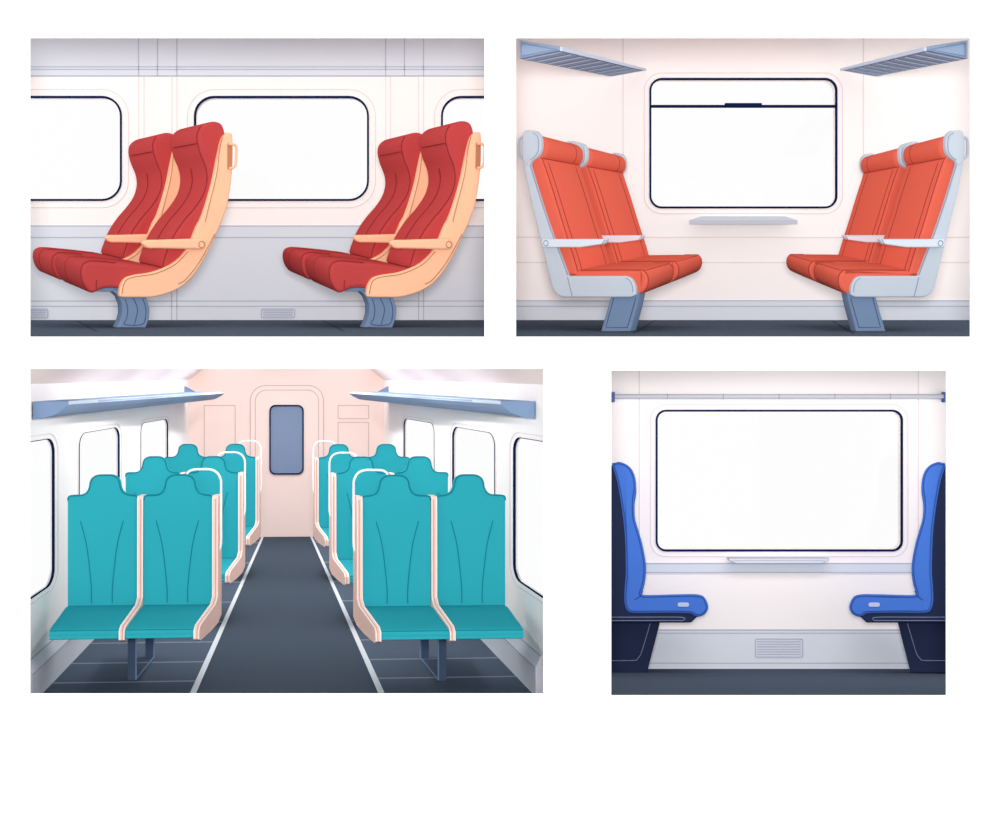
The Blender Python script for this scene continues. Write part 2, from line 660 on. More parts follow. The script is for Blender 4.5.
    ln.tube([(a, -.001, b) for a, b in smooth(fr.uvs([(133, 298), (137.5, 309), (134.5, 324)], 0), False)], .0028, M['steel_line'])
    ln.build('seam', p)
    MB().prism(fr.uvs([(96, 291.5), (108, 287.5), (130, 287.5), (130, 293), (96, 292.3)], .02), .03, .8, M['steel'], .006).build('beam', root)
    u0, v0 = fr.uv(125, 196)
    taper(root, .2, u0, v0)
    return root


A1 = crimson_seat()
M1b = Matrix.Translation(at(131 + 246.8, 327.7, 10.9)) @ Matrix.Rotation(RK1, 4, 'X') @ Matrix.Rotation(TH1 + NAT(131 + 246.8), 4, 'Z')
dup(A1, M1b, 'crimson twin seat with peach shells in front of the narrow end window')

# ------------------------------------------------------------------ room two: coral seats (upper right)
D2 = 12.5
R2 = Flat(D2)
mb = MB()
R2.plate(mb, [(514.6, 20), (1010, 20), (1010, 350), (514.6, 350)], [rrect(650.5, 79, 836, 207.5, 12)], 0, -.1, M['cream'])
R2.rect(mb, 514.6, 300.5, 1010, 350, M['grey'], .006)
for y in (300.8, 306.3):
    R2.strip(mb, 514.6, y, 1010, y, M['grey_line'], 1.0, .008)
for y in (237.2, 262.3):
    R2.strip(mb, 514.6, y, 1010, y, M['cream_line'], .9, .004)
for x in (623, 863.5):
    R2.strip(mb, x, 20, x, 300, M['cream_line'], .9, .004)
tag(mb.build('wall_back'), 'cream compartment wall behind the facing coral seats', 'wall', None, 'structure')
w4 = window('window_4', R2, 649.3, 78, 837.3, 208.5, 12.5, 5.5, 'compartment window with upper vent sash between the coral seats')
t = MB()
R2.rect(t, 650.5, 105, 836, 107, M['navy'], .008, -.04)
R2.rect(t, 725, 103.3, 761.5, 107, M['navy'], .014, -.02)
t.build('sash_bar', w4)
mb = MB()
mb.box((.46, 12.05, EYE + 2.5), (3.9, D2 + .1, EYE + 2.56), M['cream'])  # added out of view, shields the upper wall from the sky
tag(mb.build('light_baffle'), 'cream light baffle added out of view over the coral seats', 'light_baffle', None, 'structure')
foot2 = at(615, 331.5, 10.8)
m2 = (at(0, 320, D2).z - foot2.z) / (D2 - 10.8)
mb = slab('floor', 0, 0, 320, D2, foot2.z - m2 * (10.8 - 9.46), 9.46, .12, '', .33, at(1010, 0, D2).x)
for xa, xb in ((655, 633), (832, 854)):
    floor_seam(mb, at(0, 320, D2).z, m2, D2, xa, xb, 320.6, 334, M['floor_line'])
tag(mb.build('floor'), 'slate grey floor under the coral seats', 'floor', None, 'structure')

mb = MB()
mb.hexa([(.325, 9.5, EYE + .2), (.34, 9.5, EYE + .2), (.455, D2 - .01, EYE + .42), (.44, D2 - .01, EYE + .42),
         (.325, 9.5, EYE + 2.5), (.34, 9.5, EYE + 2.5), (.455, D2 - .01, EYE + 2.5), (.44, D2 - .01, EYE + 2.5)], M['cream'])
tag(mb.build('wall_left'), 'cream partition between the crimson seats and the coral seats', 'wall', None, 'structure')

# folding ledge under the window
c = at(743, 224, D2)
root = empty('window_ledge', Matrix.Translation(c), 'narrow pale grey ledge on the wall under the vent sash window', 'ledge')


def ledge_board(D, pts_back, pts_front, y_lip, depth, m1_, m2_, root, c):
    b = [at(x, y, D) for x, y in pts_back]
    fpt = [at(x, y, D - depth) for x, y in pts_front]
    lp = [at(x, y_lip, D - depth) for x, y in pts_front]
    lb = [at(x, y_lip, D) for x, y in pts_back]
    q = [Vector(p) - c for p in (lp + lb[::-1] + fpt + b[::-1])]
    MB().hexa(q, m1_).build('board', root)
    l = MB()
    o = Vector((0, -.006, 0))
    z = Vector((0, 0, .004))
    l.hexa([lp[0] - c + o - z, lp[1] - c + o - z, lp[1] - c, lp[0] - c, fpt[0] - c + o, fpt[1] - c + o, fpt[1] - c, fpt[0] - c], m2_)
    l.build('lip', root)


ledge_board(D2, [(701, 216.2), (785.5, 216.2)], [(689.3, 220.2), (797.3, 220.2)], 223.8, .12, M['arm'], M['heater_end'], root, c)


def rack2(mir, label):
    """slatted luggage rack, running back to the wall"""
    fx = (lambda x: 1486.5 - x) if mir else (lambda x: x)
    D0, D1_ = 10.3, D2 - .02
    A, B = at(fx(519.5), 58.8, D0), at(fx(560), 50.5, D0)
    Dd, C = at(fx(611), 76.3, D1_ - .15), at(fx(644.6), 70.5, D1_)
    A2, B2 = at(fx(519.5), 40.5, D0), at(fx(560), 46.8, D0)
    D2_, C2 = at(fx(611), 74.2, D1_ - .15), at(fx(644.6), 68.6, D1_)
    o = (A + Dd) / 2
    root = empty('luggage_rack', Matrix.Translation(o), label, 'luggage rack', 'slatted luggage racks over the coral seats')
    L = lambda *p: [q - o for q in p]
    up = Vector((0, 0, .012))
    MB().hexa(L(A, B, C, Dd, A + up, B + up, C + up, Dd + up), M['slat_gap']).build('underside', root)
    e = MB()
    back = Vector((0, -.012, 0))
    e.hexa(L(A, B, B + back, A + back, A2, B2, B2 + back, A2 + back), M['slat_gap'])
    eo = e.build('end_panel', root)
    ln = MB()
    ins = [(521.3, 42.8), (521.3, 56.3), (557, 49.6)]
    ln.tube([at(fx(x), y, D0 - .014) - o for x, y in ins + ins[:1]], .003, M['steel'], 6)
    ln.build('seam', eo)
    lp = MB()
    side = Vector((.012 if not mir else -.012, 0, 0))
    lp.hexa(L(B - up * .2, B + side - up * .2, C + side - up * .2, C - up * .2, B2, B2 + side, C2 + side, C2), M['lip'])
    lp.build('lip', root)
    # slats across the underside
    n = 9
    dn = Vector((0, 0, -.006))
    for i in range(n):
        t0, t1 = (i + .3) / (n + .3), (i + .85) / (n + .3)
        a0, a1 = A.lerp(Dd, t0), A.lerp(Dd, t1)
        b0, b1 = B.lerp(C, t0), B.lerp(C, t1)
        a0, b0 = a0.lerp(b0, .05), a0.lerp(b0, .93)
        a1, b1 = a1.lerp(b1, .05), a1.lerp(b1, .93)
        MB().hexa(L(a0 + dn, b0 + dn, b1 + dn, a1 + dn, a0, b0, b1, a1), M['slat']).build('slat', root)
    return root


rack2(False, 'blue grey slatted luggage rack on the left above the coral seat')
rack2(True, 'blue grey slatted luggage rack on the right above the coral seat')


def coral_seat(mir, label):
    fx = (lambda x: 1486.5 - x) if mir else (lambda x: x)
    sg = -1 if mir else 1
    O = at(fx(615), 331.5, 10.8)
    fr = Seat(O, -sg * math.radians(28 if mir else 29) + NAT(fx(590)), math.radians(6.0))
    W, SP = .42, .50
    root = empty('twin_train_seat', fr.M, label, 'train seat', 'facing coral twin seats')
    T = lambda pts, w=0.0: fr.uvs([(fx(x), y) for x, y in pts], w)
    shell = [(522, 159), (523, 150), (528, 150), (529.5, 165), (540, 200), (550, 230), (567.6, 276), (626, 276), (631, 278.5), (635, 286),
             (635.3, 295), (631, 297.2), (562, 297.2), (555.5, 294), (552, 287.6), (530.4, 200)]
    shr = [0, 0, 0, .02, .1, .1, .005, .02, .02, .02, .01, .01, .02, .02, .02, .1]
    wing = [(522.3, 158), (522.3, 136), (525, 131), (530, 130.4), (536, 131.8), (540.3, 138), (540.6, 149), (537.5, 156.5), (531, 161.5), (528, 166)]
    head = [(529, 141), (535, 135.6), (541, 136), (545.5, 141), (546.5, 149), (543.5, 156.5), (537, 160), (530, 157)]
    pad = [(530, 155), (541, 157.5), (544.5, 166), (553, 192), (563, 225), (572, 253), (577, 270), (580, 280), (566, 280), (548, 231), (538, 201)]
    cush = [(564, 277), (566, 271), (580, 270.2), (637, 270), (644, 271.4), (647.6, 276.5), (647.6, 284), (645, 290), (639.5, 294.2), (630, 295.2), (566, 295)]
    arm = [(543.4, 239), (608.2, 239), (604.4, 244), (581, 247.3), (544, 247.3), (542.3, 243)]
    for k in (0, 1):
        w = k * SP
        s = MB().prism(fillet(T(shell, -.03), shr), w - .03, w + .01, M['shell'], .008)
        s.prism(fillet(T([(523, 160), (531, 160), (541, 200), (551, 230), (568, 280), (600, 284), (600, 296.6), (562, 296.6), (556, 294), (552.5, 287.6), (531, 200)]), .01), w, w + W + .02, M['shell'], .008)
        s = s.build('shell', root)
        ln = MB()
        ln.tube([(a, w - .031, b) for a, b in T([(567.6, 277), (572.4, 296.6)], -.03)], .0028, M['shell_line'])
        ln.tube([(a, w - .031, b) for a, b in smooth(T([(626, 277.8), (630, 280.5), (632.4, 286), (633, 292)], -.03), False)], .0028, M['shell_line'])
        ln.tube([(a, w - .030, b) for a, b in T([(530, 165), (541, 200.5), (551, 230.5), (567.6, 275)], -.03)], .0028, M['shell_line'])
        ln.build('seam', s)
        for q in (0, 1):
            w0 = w - .034 if q == 0 else w + W - .012
            wg = MB().prism(smooth(T(wing, -.03)), w0, w0 + .045, M['shell'], .01).build('headrest_wing', root)
            if q == 0:
                ln = MB()
                ln.tube([(a, w0 - .001, b) for a, b in smooth(T([(533, 132.8), (538, 137), (538.6, 149), (536, 155.3), (530, 160)], -.034), False)], .0028, M['shell_line'])
                ln.build('seam', wg)
        h = MB().prism(smooth(T(head)), w + .004, w + W - .004, M['coral'], .02).build('headrest', root)
        ln = MB()
        hp = smooth(T(head))
        ln.tube([(a, w + W * .78, b) for a, b in smooth(T(head[1:7]), False)], .003, M['coral_line'])
        cr = T([(541.5, 158.3)])[0]
        ln.tube([(cr[0] + sg * .004, w + W * t, cr[1]) for t in (.03, .5, .97)], .003, M['coral_line'])
        ln.build('stitching', h)
        b = MB().prism(smooth(T(pad)), w, w + W, M['coral'], .018).build('backrest', root)
        ln = MB()
        fe = T(pad[1:8])
        fe = smooth(fe, False)
        for tt in (.13, .84):
            ln.tube([(a + sg * .001, w + W * tt, c_) for a, c_ in fe], .003, M['coral_line'])
        ln.tube([(a, w + .006, c_) for a, c_ in fe], .0028, M['coral_line'])
        ln.build('stitching', b)
        c2 = MB().prism(smooth(T(cush)), w, w + W, M['coral'], .02).build('cushion', root)
        ln = MB()
        ce = smooth(T(cush[2:9]), False)
        ln.tube([(a, w + .006, c_) for a, c_ in ce], .003, M['coral_line'])
        ln.tube([(a, w + W - .012, c_) for a, c_ in ce[3:]], .003, M['coral_line'])
        q0 = T([(576.5, 270.2)])[0]
        ln.tube([(q0[0], w + .02, q0[1] + .002), (q0[0], w + W - .02, q0[1] + .002)], .003, M['coral_line'])
        q1 = T([(643.5, 271.3)])[0]
        ln.tube([(q1[0], w + .03, q1[1] + .002), (q1[0], w + W - .03, q1[1] + .002)], .003, M['coral_line'])
        ln.build('stitching', c2)
        a_ = MB().prism(fillet(T(arm, -.06), .008), w - .075, w - .035, M['arm'], .006).build('armrest', root)
        pv = MB()
        cx, cy = T([(547.2, 243.2)], -.06)[0]
        pv.tube([(cx + .016 * math.cos(t_), w - .0755, cy + .016 * math.sin(t_)) for t_ in [math.pi * j / 8 for j in range(16)]], .0028, M['shell_line'], 6, True)
        pv.build('pivot', a_)
        pv = MB()
        pv.tube([(a, w - .0755, b_) for a, b_ in T([(606.2, 239.5), (603.2, 244)], -.06)], .0028, M['shell_line'])
        pv.build('seam', a_)
        hd = MB()
        hd.tube([(p[0], w + .0, p[1]) for p in smooth(T([(524, 136.8), (520.6, 138), (519, 141.5), (519, 153.5), (520.6, 157.2), (524, 158.6)]), False)], .0085, M['shell'], 8)
        hd.build('grab_handle', root)
    ped = [(612, 293), (640, 291), (636.5, 307), (630, 331.5), (600.8, 331.5), (610.8, 297)]
    p = MB().prism(fillet(T(ped), .004), .0, .08, M['steel'], .005).build('pedestal', root)
    ln = MB()
    ln.tube([(a, -.001, b_) for a, b_ in T([(613.8, 298), (606, 327.4), (627.5, 327.4), (636, 298)])], .0028, M['steel_line'])
    ln.build('seam', p)
    MB().prism(T([(590, 296), (634, 293), (634, 297.5), (590, 297.5)], .02), .03, .85, M['steel'], .004).build('beam', root)
    u0, v0 = T([(590, 217)])[0]
    taper(root, .24, u0, v0)
    return root


coral_seat(False, 'coral twin seat facing right, on the left of the compartment window')
coral_seat(True, 'coral twin seat facing left, on the right of the compartment window')

# ------------------------------------------------------------------ room three: teal seats along an aisle (lower left)
K = 1 / 150.0                                    # metres to a unit of the carriage plan
ALPHA = math.atan((PX - 287.0) / F)              # the carriage is turned a little towards the viewer
M3 = Matrix.Translation((0, 0, EYE)) @ Matrix.Rotation(ALPHA, 4, 'Z')
FZ = -287.4 * K                                  # floor below the eye
wx = lambda d: (-238.5 + 43.8 * (d - .952)) * K  # left wall's distance from the carriage's middle line


def sy(d):
    return 12.0 * d


for side, sg in (('left', 1), ('right', -1)):
    mb = MB()
    y0, y1 = sy(.81), sy(1.99)
    holes = []
    spans_cut = [(.86, 1.031), (1.129, 1.344), (1.49, 1.74)] if sg > 0 else [(.86, 1.035), (1.11, 1.34), (1.466, 1.75)]
    for a, b in spans_cut:
        holes.append(rrect(sy(a), -194 * K, sy(b), -46.5 * K, .36 if b > 1.05 else .3, .1))
    top = lambda d: (7 + 16 * (d - .95) / 1.04) * K
    v, f = holed([(y0, FZ - .1), (y1, FZ - .1), (y1, top(1.99)), (y0, top(.81))], holes, .03)
    mb.add([(sg * (wx(a / 12) - .03 + z), a, b) for a, b, z in v], f, M['sidewall'])
    tag(mb.build('wall_' + side, None, M3), 'off white carriage wall on the %s of the teal seats' % side, 'wall', None, 'structure')
    for i, (a, b) in enumerate(spans_cut):
        mb = MB()
        rx = .36 if b > 1.05 else .3
        o_ = rrect(sy(a), -194 * K, sy(b), -46.5 * K, rx, .1)
        i_ = rrect(sy(a) + .04, -193.2 * K, sy(b) - .055, -47.2 * K, rx - .03, .095)
        v, f = holed(o_, [i_], .012)
        mb.add([(sg * (wx(p / 12) - .010 + z), p, q) for p, q, z in v], f, M['navy'])
        n = 5 + i + (3 if sg < 0 else 0)
        o = tag(mb.build('window_%d' % n, None, M3),
                '%s window beside the %s teal seats' % (['front cut off', 'middle rounded', 'rear rounded'][i], side), 'window', None, 'structure')
        p_ = MB()
        v, f = holed(rrect(sy(a) + .03, -193 * K, sy(b) - .03, -47.5 * K, rx - .02, .095), [], .006)
        p_.add([(sg * (wx(p / 12) - .008 + z), p, q) for p, q, z in v], f, M['glass'])
        p_.build('pane', o)
        s_ = MB()
        o2 = rrect(sy(a) - .07, -199 * K, sy(b) + .16, -41.5 * K, rx + .1, .13)
        i2 = rrect(sy(a) - .045, -198 * K, sy(b) + .12, -42.3 * K, rx + .08, .125)
        v, f = holed(o2, [i2], .006)
        s_.add([(sg * (wx(p / 12) - .003 + z), p, q) for p, q, z in v], f, M['cream_line'])
        s_.build('surround', o)
    # cove above the wall
    mb = MB()
    P = []
    for d in (.81, 1.99):
        zt = (22.6 * d + 4) * K
        x0 = wx(d)
        P += [Vector((sg * x0, sy(d), top(d))), Vector((sg * (x0 + (zt - top(d)) * 1.35), sy(d), zt))]
    up = Vector((0, 0, .02))
    mb.hexa([P[0], P[1], P[3], P[2], P[0] + up, P[1] + up, P[3] + up, P[2] + up], M['cove'])
    tag(mb.build('trim_1' if sg > 0 else 'trim_2', None, M3), 'pale rose cove along the top of the %s wall' % side, 'cove', None, 'structure')
    # heater box along the foot of the wall
    mb = MB()
    prof = [(-7, FZ), (6, FZ), (6, FZ + 27 * K), (1, FZ + 38 * K), (-7, FZ + 38 * K)]
    rings = []
    for d in (.935, 1.985):
        rings.append([Vector((sg * (wx(d) + a * K), sy(d), b)) for a, b in prof])
    mb.loft(rings, M['grey'])
    cap = [p + Vector((0, -.006, 0)) for p in rings[0]]
    mb.loft([cap, rings[0]], M['heater_end'])
    for q in (2, 3):
        mb.tube([rings[0][q], rings[1][q]], .004, M['grey_line'], 4)
    tag(mb.build('baseboard_' + side, None, M3), 'pale grey heater box along the foot of the %s wall' % side, 'baseboard', None, 'structure')

# floor with aisle
mb = MB()
d0, d1 = .81, 1.985
mb.hexa([(wx(d0), sy(d0), FZ - .1), (-wx(d0), sy(d0), FZ - .1), (-wx(d1), sy(d1), FZ - .1), (wx(d1), sy(d1), FZ - .1),
         (wx(d0), sy(d0), FZ), (-wx(d0), sy(d0), FZ), (-wx(d1), sy(d1), FZ), (wx(d1), sy(d1), FZ)], M['floor'])
ai = lambda d: (-92.4 + 41 * (d - .953)) * K
e = .0015


def floor_quad(mb, pts, z, m):
    mb.hexa([(x, y, FZ - .01) for x, y in pts] + [(x, y, FZ + z) for x, y in pts], m)


a0, a1 = ai(d0), ai(d1)
floor_quad(mb, [(a0, sy(d0)), (-a0, sy(d0)), (-a1, sy(d1)), (a1, sy(d1))], .003, M['aisle'])
for sg in (1, -1):
    floor_quad(mb, [(sg * a0, sy(d0)), (sg * (a0 + 6.2 * K), sy(d0)), (sg * (a1 + 4.4 * K), sy(d1)), (sg * a1, sy(d1))], .0045, M['aisle_line'])
    for y in (678.5, 659.6, 640, 620.5, 600.7, 581, 562, 542):
        d = 287.4 / (y - PY)
        h = .45 * d * d / 287.4 * 12
        floor_quad(mb, [(sg * wx(d), sy(d) - h), (sg * ai(d), sy(d) - h), (sg * ai(d), sy(d) + h), (sg * wx(d), sy(d) + h)], .0015, M['floor_pale'])
tag(mb.build('floor', None, M3), 'slate floor with dark aisle and pale edge stripes between the teal seats', 'floor', None, 'structure')

# end wall and door
mb = MB()
dE = 1.99
YE = sy(dE)
ex = lambda x: (x - 287) * dE * K
ez = lambda y: (PY - y) * dE * K
mb.box((wx(dE), YE, FZ - .1), (-wx(dE), YE + .1, 48 * K), M['endwall'])


def ring_e(mb, x0, y0, x1, y1, r, w, m, out):
    v, f = holed(rrect(ex(x0), ez(y1), ex(x1), ez(y0), r * K * dE), [rrect(ex(x0 + w), ez(y1 - w), ex(x1 - w), ez(y0 + w), max(.01, (r - w) * K * dE))], out + .003)
    mb.add([(a, YE + .003 - z, b) for a, b, z in v], f, m)


for q in ((205, 405, 236, 520), (337.5, 405, 368.6, 419), (337.5, 422, 368.6, 520)):
    ring_e(mb, *q, 1.0, .6, M['end_line'], .004)
tag(mb.build('wall_back', None, M3), 'rose end wall of the teal seat carriage', 'wall', None, 'structure')
# door in the end wall
mb = MB()


def arch(x0, x1, y0, y1, r):
    return [(ex(x0), ez(y1)), (ex(x1), ez(y1))] + [(ex(x1) - r + r * math.cos(t), ez(y0) - r + r * math.sin(t)) for t in [math.pi / 16 * j for j in range(9)]] + \
        [(ex(x0) + r - r * math.sin(t), ez(y0) - r + r * math.cos(t)) for t in [math.pi / 16 * j for j in range(9)]]


v, f = holed(arch(251, 323, 385.7, 535.8, 15 * K * dE), [], .012)
mb.add([(a, YE - z, b) for a, b, z in v], f, M['endwall'])
door = tag(mb.build('door_1', None, M3), 'rose end door with a blue rounded window', 'door', None, 'structure')
mb = MB()
for (x0, x1, y0, r) in ((250.8, 323.2, 385.5, 15), (255.6, 318.4, 390, 11)):
    o_ = arch(x0, x1, y0, 535.7, r * K * dE)
    mb.tube([(a, YE - .013, b) for a, b in [o_[0]] + o_[:0:-1]], .0042, M['end_line'], 6)
mb.build('door_frame', door)
mb = MB()
v, f = holed(rrect(ex(269.5), ez(474.2), ex(303.6), ez(404.8), 6 * K * dE), [rrect(ex(270.9), ez(472.8), ex(302.2), ez(406.2), 4.8 * K * dE)], .03)
mb.add([(a, YE - z - .005, b) for a, b, z in v], f, M['navy'])
mb.build('window_frame', door)
mb = MB()
v, f = holed(rrect(ex(270), ez(473.6), ex(303), ez(405.4), 5 * K * dE), [], .015)
mb.add([(a, YE - z - .004, b) for a, b, z in v], f, M['glass_blue'])
mb.build('pane', door)


def rack3(sg, label):
    dn, df = .955, 1.93
    c = Vector((sg * (wx(1.4) + .02), sy(1.4), -15 * K))
    root = empty('luggage_rack', M3 @ Matrix.Translation(c), label, 'luggage rack', 'wing shaped luggage racks over the teal seats')

    def sec(pts, d):
        return [Vector((sg * (wx(d) + 1 * K if x is None else (x - 287) * d * K), sy(d), (PY - y) * d * K)) - c for x, y in pts]
    near = [(None, 401.3), (72.6, 401.3), (72.6, 404.6), (67, 409.5), (60.5, 413.8), (52, 416.8), (40, 418.6), (None, 418.8)]
    far = [(None, 391.8), (222, 391.9), (225, 393.6), (222, 396), (218, 398), (215, 399.3), (212, 399.8), (None, 402.5)]
    n_, f_ = sec(near, dn), sec(far, df)
    MB().loft([n_, f_], M['tray'], True, False).build('tray', root)
    # pale front lip
    o = Vector((sg * .004, 0, .003))
    MB().hexa([n_[2] + o, n_[1] + o, f_[1] + o, f_[2] + o, n_[2] - o, n_[1] - o, f_[1] - o, f_[2] - o], M['lip']).build('lip', root)
    MB().loft([[p + Vector((0, -.012, 0)) for p in n_], n_], M['rackend']).build('end_panel', root)
    br = sec([(None, 386), (197, 392), (None, 392)], df)
    MB().loft([br, [p + Vector((0, .05, 0)) for p in br]], M['rackend']).build('bracket', root)
    return root


rack3(1, 'pale blue wing shaped luggage rack on the left wall above teal seats')
rack3(-1, 'pale blue wing shaped luggage rack on the right wall above teal seats')


def teal_seat(sg, label):
    """twin seat; sg = 1 for the left side of the aisle"""
    X0 = -147.5
    DR0 = 12.08 if sg > 0 else 11.87                                       # the two sides are not quite level with each other
    root = empty('twin_train_seat', M3 @ Matrix.Translation((sg * X0 * K, DR0, FZ)), label, 'train seat', 'teal twin seats along the aisle')
    T = lambda x, y, z: (sg * (x + 3.5 - X0) * K, y - 12.0, z * K - FZ)         # plan unit, metres deep, unit below the eye
    Yf = 11.28
    for (xl, xr) in ((-220.0, -151.4), (-145.4, -77.4)):
        wd = xr - xl
        hc = xl + wd * .53
        sh = [(xl, -216), (xl, -108), (xl + .6, -104.8), (xl + 3.5, -103.4), (xl + 13, -103), (hc - 18, -100.5), (hc - 15.2, -95.5), (hc - 14.2, -90), (hc - 12, -86),
              (hc - 7, -83.3), (hc, -83), (hc + 7, -83.3), (hc + 12, -86), (hc + 14.2, -90), (hc + 15.2, -95.5), (hc + 18, -100.5), (xr - 8, -103),
              (xr - 3.5, -103.4), (xr - .6, -104.8), (xr, -108), (xr, -216)]
        pts = [sh[0]] + smooth(sh[1:-1], False, 3) + [sh[-1]]
        b = MB().prism(pts, 12.0, 12.13, M['teal'], 0, warp=T) if False else MB().prism([(u, v) for u, v in pts], 12.0, 12.13, M['teal'], 0, warp=lambda u, w, v: T(u, w, v))
        b = b.build('backrest', root)
        ln = MB()
        ip = inset(pts, 1.0)
        ln.tube([T(u, 12.0, v) for u, v in pts[1:-1]], .0055, M['teal_line'], 6)
        for s_ in (-1, 1):
            ln.tube([T(hc - 3 + s_ * u, 11.999, v) for u, v in smooth([(21, -128.5), (15.5, -150), (12.5, -172), (10.3, -195), (10.2, -210)], False)], .0035, M['teal_line'], 6)
        ln.tube([T(u, 11.999, -213.0) for u in (xl + 1, xr - 1)], .0045, M['teal_line'], 6)
        ln.build('stitching', b)
        prof = smooth([(12.02, -213), (11.6, -217.5), (11.33, -221.4), (11.285, -223.6), (11.28, -228), (11.30, -231.6), (11.6, -232.5), (12.02, -231)], True, 3)
        sk = lambda w, u, v: T(w + (-4 - 9 * (w + 220) / 143) * (12.0 - u) / .72, u, v)
        cu = MB().prism(prof, xl, xr, M['teal'], 0, warp=sk, axes='wuv').build('cushion', root)
        ln = MB()
        ln.tube([sk(w, 11.288, -223.2) for w in (xl + .5, xr - .5)], .004, M['teal_line'], 6)
        ln.build('stitching', cu)
        # side panel on the aisle side of the cushion
        pr = [(12.14, -103.5), (12.0, -104), (11.985, -107), (11.98, -204), (11.9, -210.5), (11.32, -219.8), (11.27, -223.8), (11.265, -232), (11.32, -234.5), (11.7, -233.5), (12.0, -231),
              (12.14, -225)]
        sp = MB().prism(pr, xr, xr + 5.4, M['rose'], 0, warp=sk, axes='wuv').build('side_panel', root)
        ln = MB()
        for xx in (xr + .3, xr + 5.2):
            ln.tube([sk(xx, u - .004, v) for u, v in pr[1:8]], .003, M['white'], 6)
        ln.tube([sk(xx - 1.9, u - .003, v) for u, v in pr[2:8]], .003, M['rose_line'], 6)
        ln.build('edge_trim', sp)
    hd = MB()
    hd.tube([T(u, 12.07, v) for u, v in smooth([(-104, -86), (-103, -81.5), (-98, -78.5), (-90, -78), (-80, -78.3), (-73.5, -81.5), (-70, -88), (-69.5, -98), (-69.5, -130), (-69.5, -150), (-70.5, -157), (-73, -163)], False)], .008, M['white'], 8)
    hd.build('grab_handle', root)
    for (xa, xb, ya, yb) in ((-161.2, -154, 12.0, 12.08), (-155.5, -147, 13.0, 13.08)):
        MB().box(T(min(xa, xb), ya, -287.2), T(max(xa, xb), yb, -230), M['steel_dark']).build('leg', root)
    r_ = MB()
    r_.tube([T(-153.3, 12.01, -232), T(-153.3, 12.01, -286.3), T(-146.4, 13.0, -286.3), T(-146.4, 13.0, -232)], .006, M['steel'], 6)
    r_.build('runner', root)
    bm_ = MB()
    bm_.box(T(-170, 11.95, -235.5), T(-130, 13.08, -229), M['steel_dark'])
    bm_.build('beam', root)
    return root


words = ['front row, nearest the viewer', 'middle row', 'rear row, nearest the end door']
for sg, side in ((1, 'left'), (-1, 'right')):
    first = teal_seat(sg, 'teal twin seat on the %s of the aisle, %s' % (side, words[0]))
    for k in (1, 2):
        mat_ = M3 @ Matrix.Translation((sg * (-147.5 + (0, 12.2, 25)[k]) * K, (12.08 if sg > 0 else 11.87) + (0, 3.36, 6.96)[k], FZ))
        dup(first, mat_, 'teal twin seat on the %s of the aisle, %s' % (side, words[k]))

# ------------------------------------------------------------------ room four: blue seats in profile (lower right)
D4 = 12.25
R4 = Flat(D4)
mb = MB()
R4.plate(mb, [(567, 358), (985, 358), (985, 700), (567, 700)], [rrect(657, 411, 901.5, 550, 10)], 0, -.1, M['cream'])
R4.rect(mb, 567, 629.5, 985, 700, M['grey'], .006)
R4.rect(mb, 567, 563, 985, 572.4, M['grey'], .012)
for y in (563.4, 572.2):
    R4.strip(mb, 567, y, 985, y, M['grey_line'], 1.0, .014)
for y in (630, 633, 663):
    R4.strip(mb, 567, y, 985, y, M['grey_line'], 1.0, .008)
for x in (639.4, 918.4):
    R4.strip(mb, x, 358, x, 563, M['cream_line'], .9, .004)
tag(mb.build('wall_back'), 'cream wall with grey bands between the facing blue seats', 'wall', None, 'structure')
mb = MB()
mb.box((.785, 9.5, EYE - 1.95), (.805, D4, EYE + .1), M['cream'])
tag(mb.build('wall_left'), 'cream end wall behind the royal blue seat on the left', 'wall', None, 'structure')
window('window_11', R4, 655.6, 409.7, 902.8, 551.5, 10.5, 5.5, 'large rounded navy rimmed window between the blue seats')
zf4 = at(0, 668.8, D4).z
foot4 = at(650, 673.7, 11.65)
m4 = (zf4 - foot4.z) / (D4 - 11.65)
mb = slab('floor', 0, 0, 668.8, D4, foot4.z - m4 * (11.65 - 9.46), 9.46,   .3, '', .765, at(990, 0, D4).x)
tag(mb.build('floor'), 'slate grey floor under the blue seats', 'floor', None, 'structure')
vent(R4, 754.8, 638.3, 803, 657.3, 6, 'wide grey wall vent with thin slats between the blue seats', None)

c = at(779, 563, D4)
root = empty('window_ledge', Matrix.Translation(c), 'slim pale grey ledge under the large window between the blue seats', 'ledge')
b_ = MB()
prof4 = [(728.6, 558), (829, 558), (828.3, 560.3), (822, 563.2), (736, 563.2), (729.3, 560.3)]
b_.prism([(at(x, y, D4 - .1).x - c.x, at(x, y, D4 - .1).z - c.z) for x, y in prof4], -.1, -.012, M['grey'], 0)
bo = b_.build('board', root)
l_ = MB()
l_.tube([at(x, y, D4 - .101) - c for x, y in prof4 + prof4[:1]], .0025, M['grey_line'], 6)
l_.tube([at(x, y, D4 - .101) - c for x, y in ((732, 560.6), (825, 560.6))], .002, M['grey_line'], 6)
l_.build('edge_trim', bo)

# rail above the window
DR = D4 - .05
c = at(779, 396.3, DR)
root = empty('grab_rail', Matrix.Translation(c), 'straight grey grab rail with indigo end brackets above the large window', 'rail')
r_ = MB()
r_.tube([at(612.5, 396.3, DR) - c, at(945, 396.3, DR) - c], 2.4 * DR / F, M['rail'], 12)
r_.build('bar', root)
for x in (667.4, 723, 778.8, 834.5, 890):
    j = MB()
    j.tube([at(x - .45, 396.3, DR) - c, at(x + .45, 396.3, DR) - c], 2.55 * DR / F, M['rail_joint'], 12)
    j.build('joint', root)
for x in (613, 944.8):
    p, q = at(x - 1.6, 402.2, DR) - c, at(x + 1.6, 392, DR) - c
    MB().box((p.x, -.02, p.z), (q.x, .048, q.z), M['indigo']).build('bracket', root)


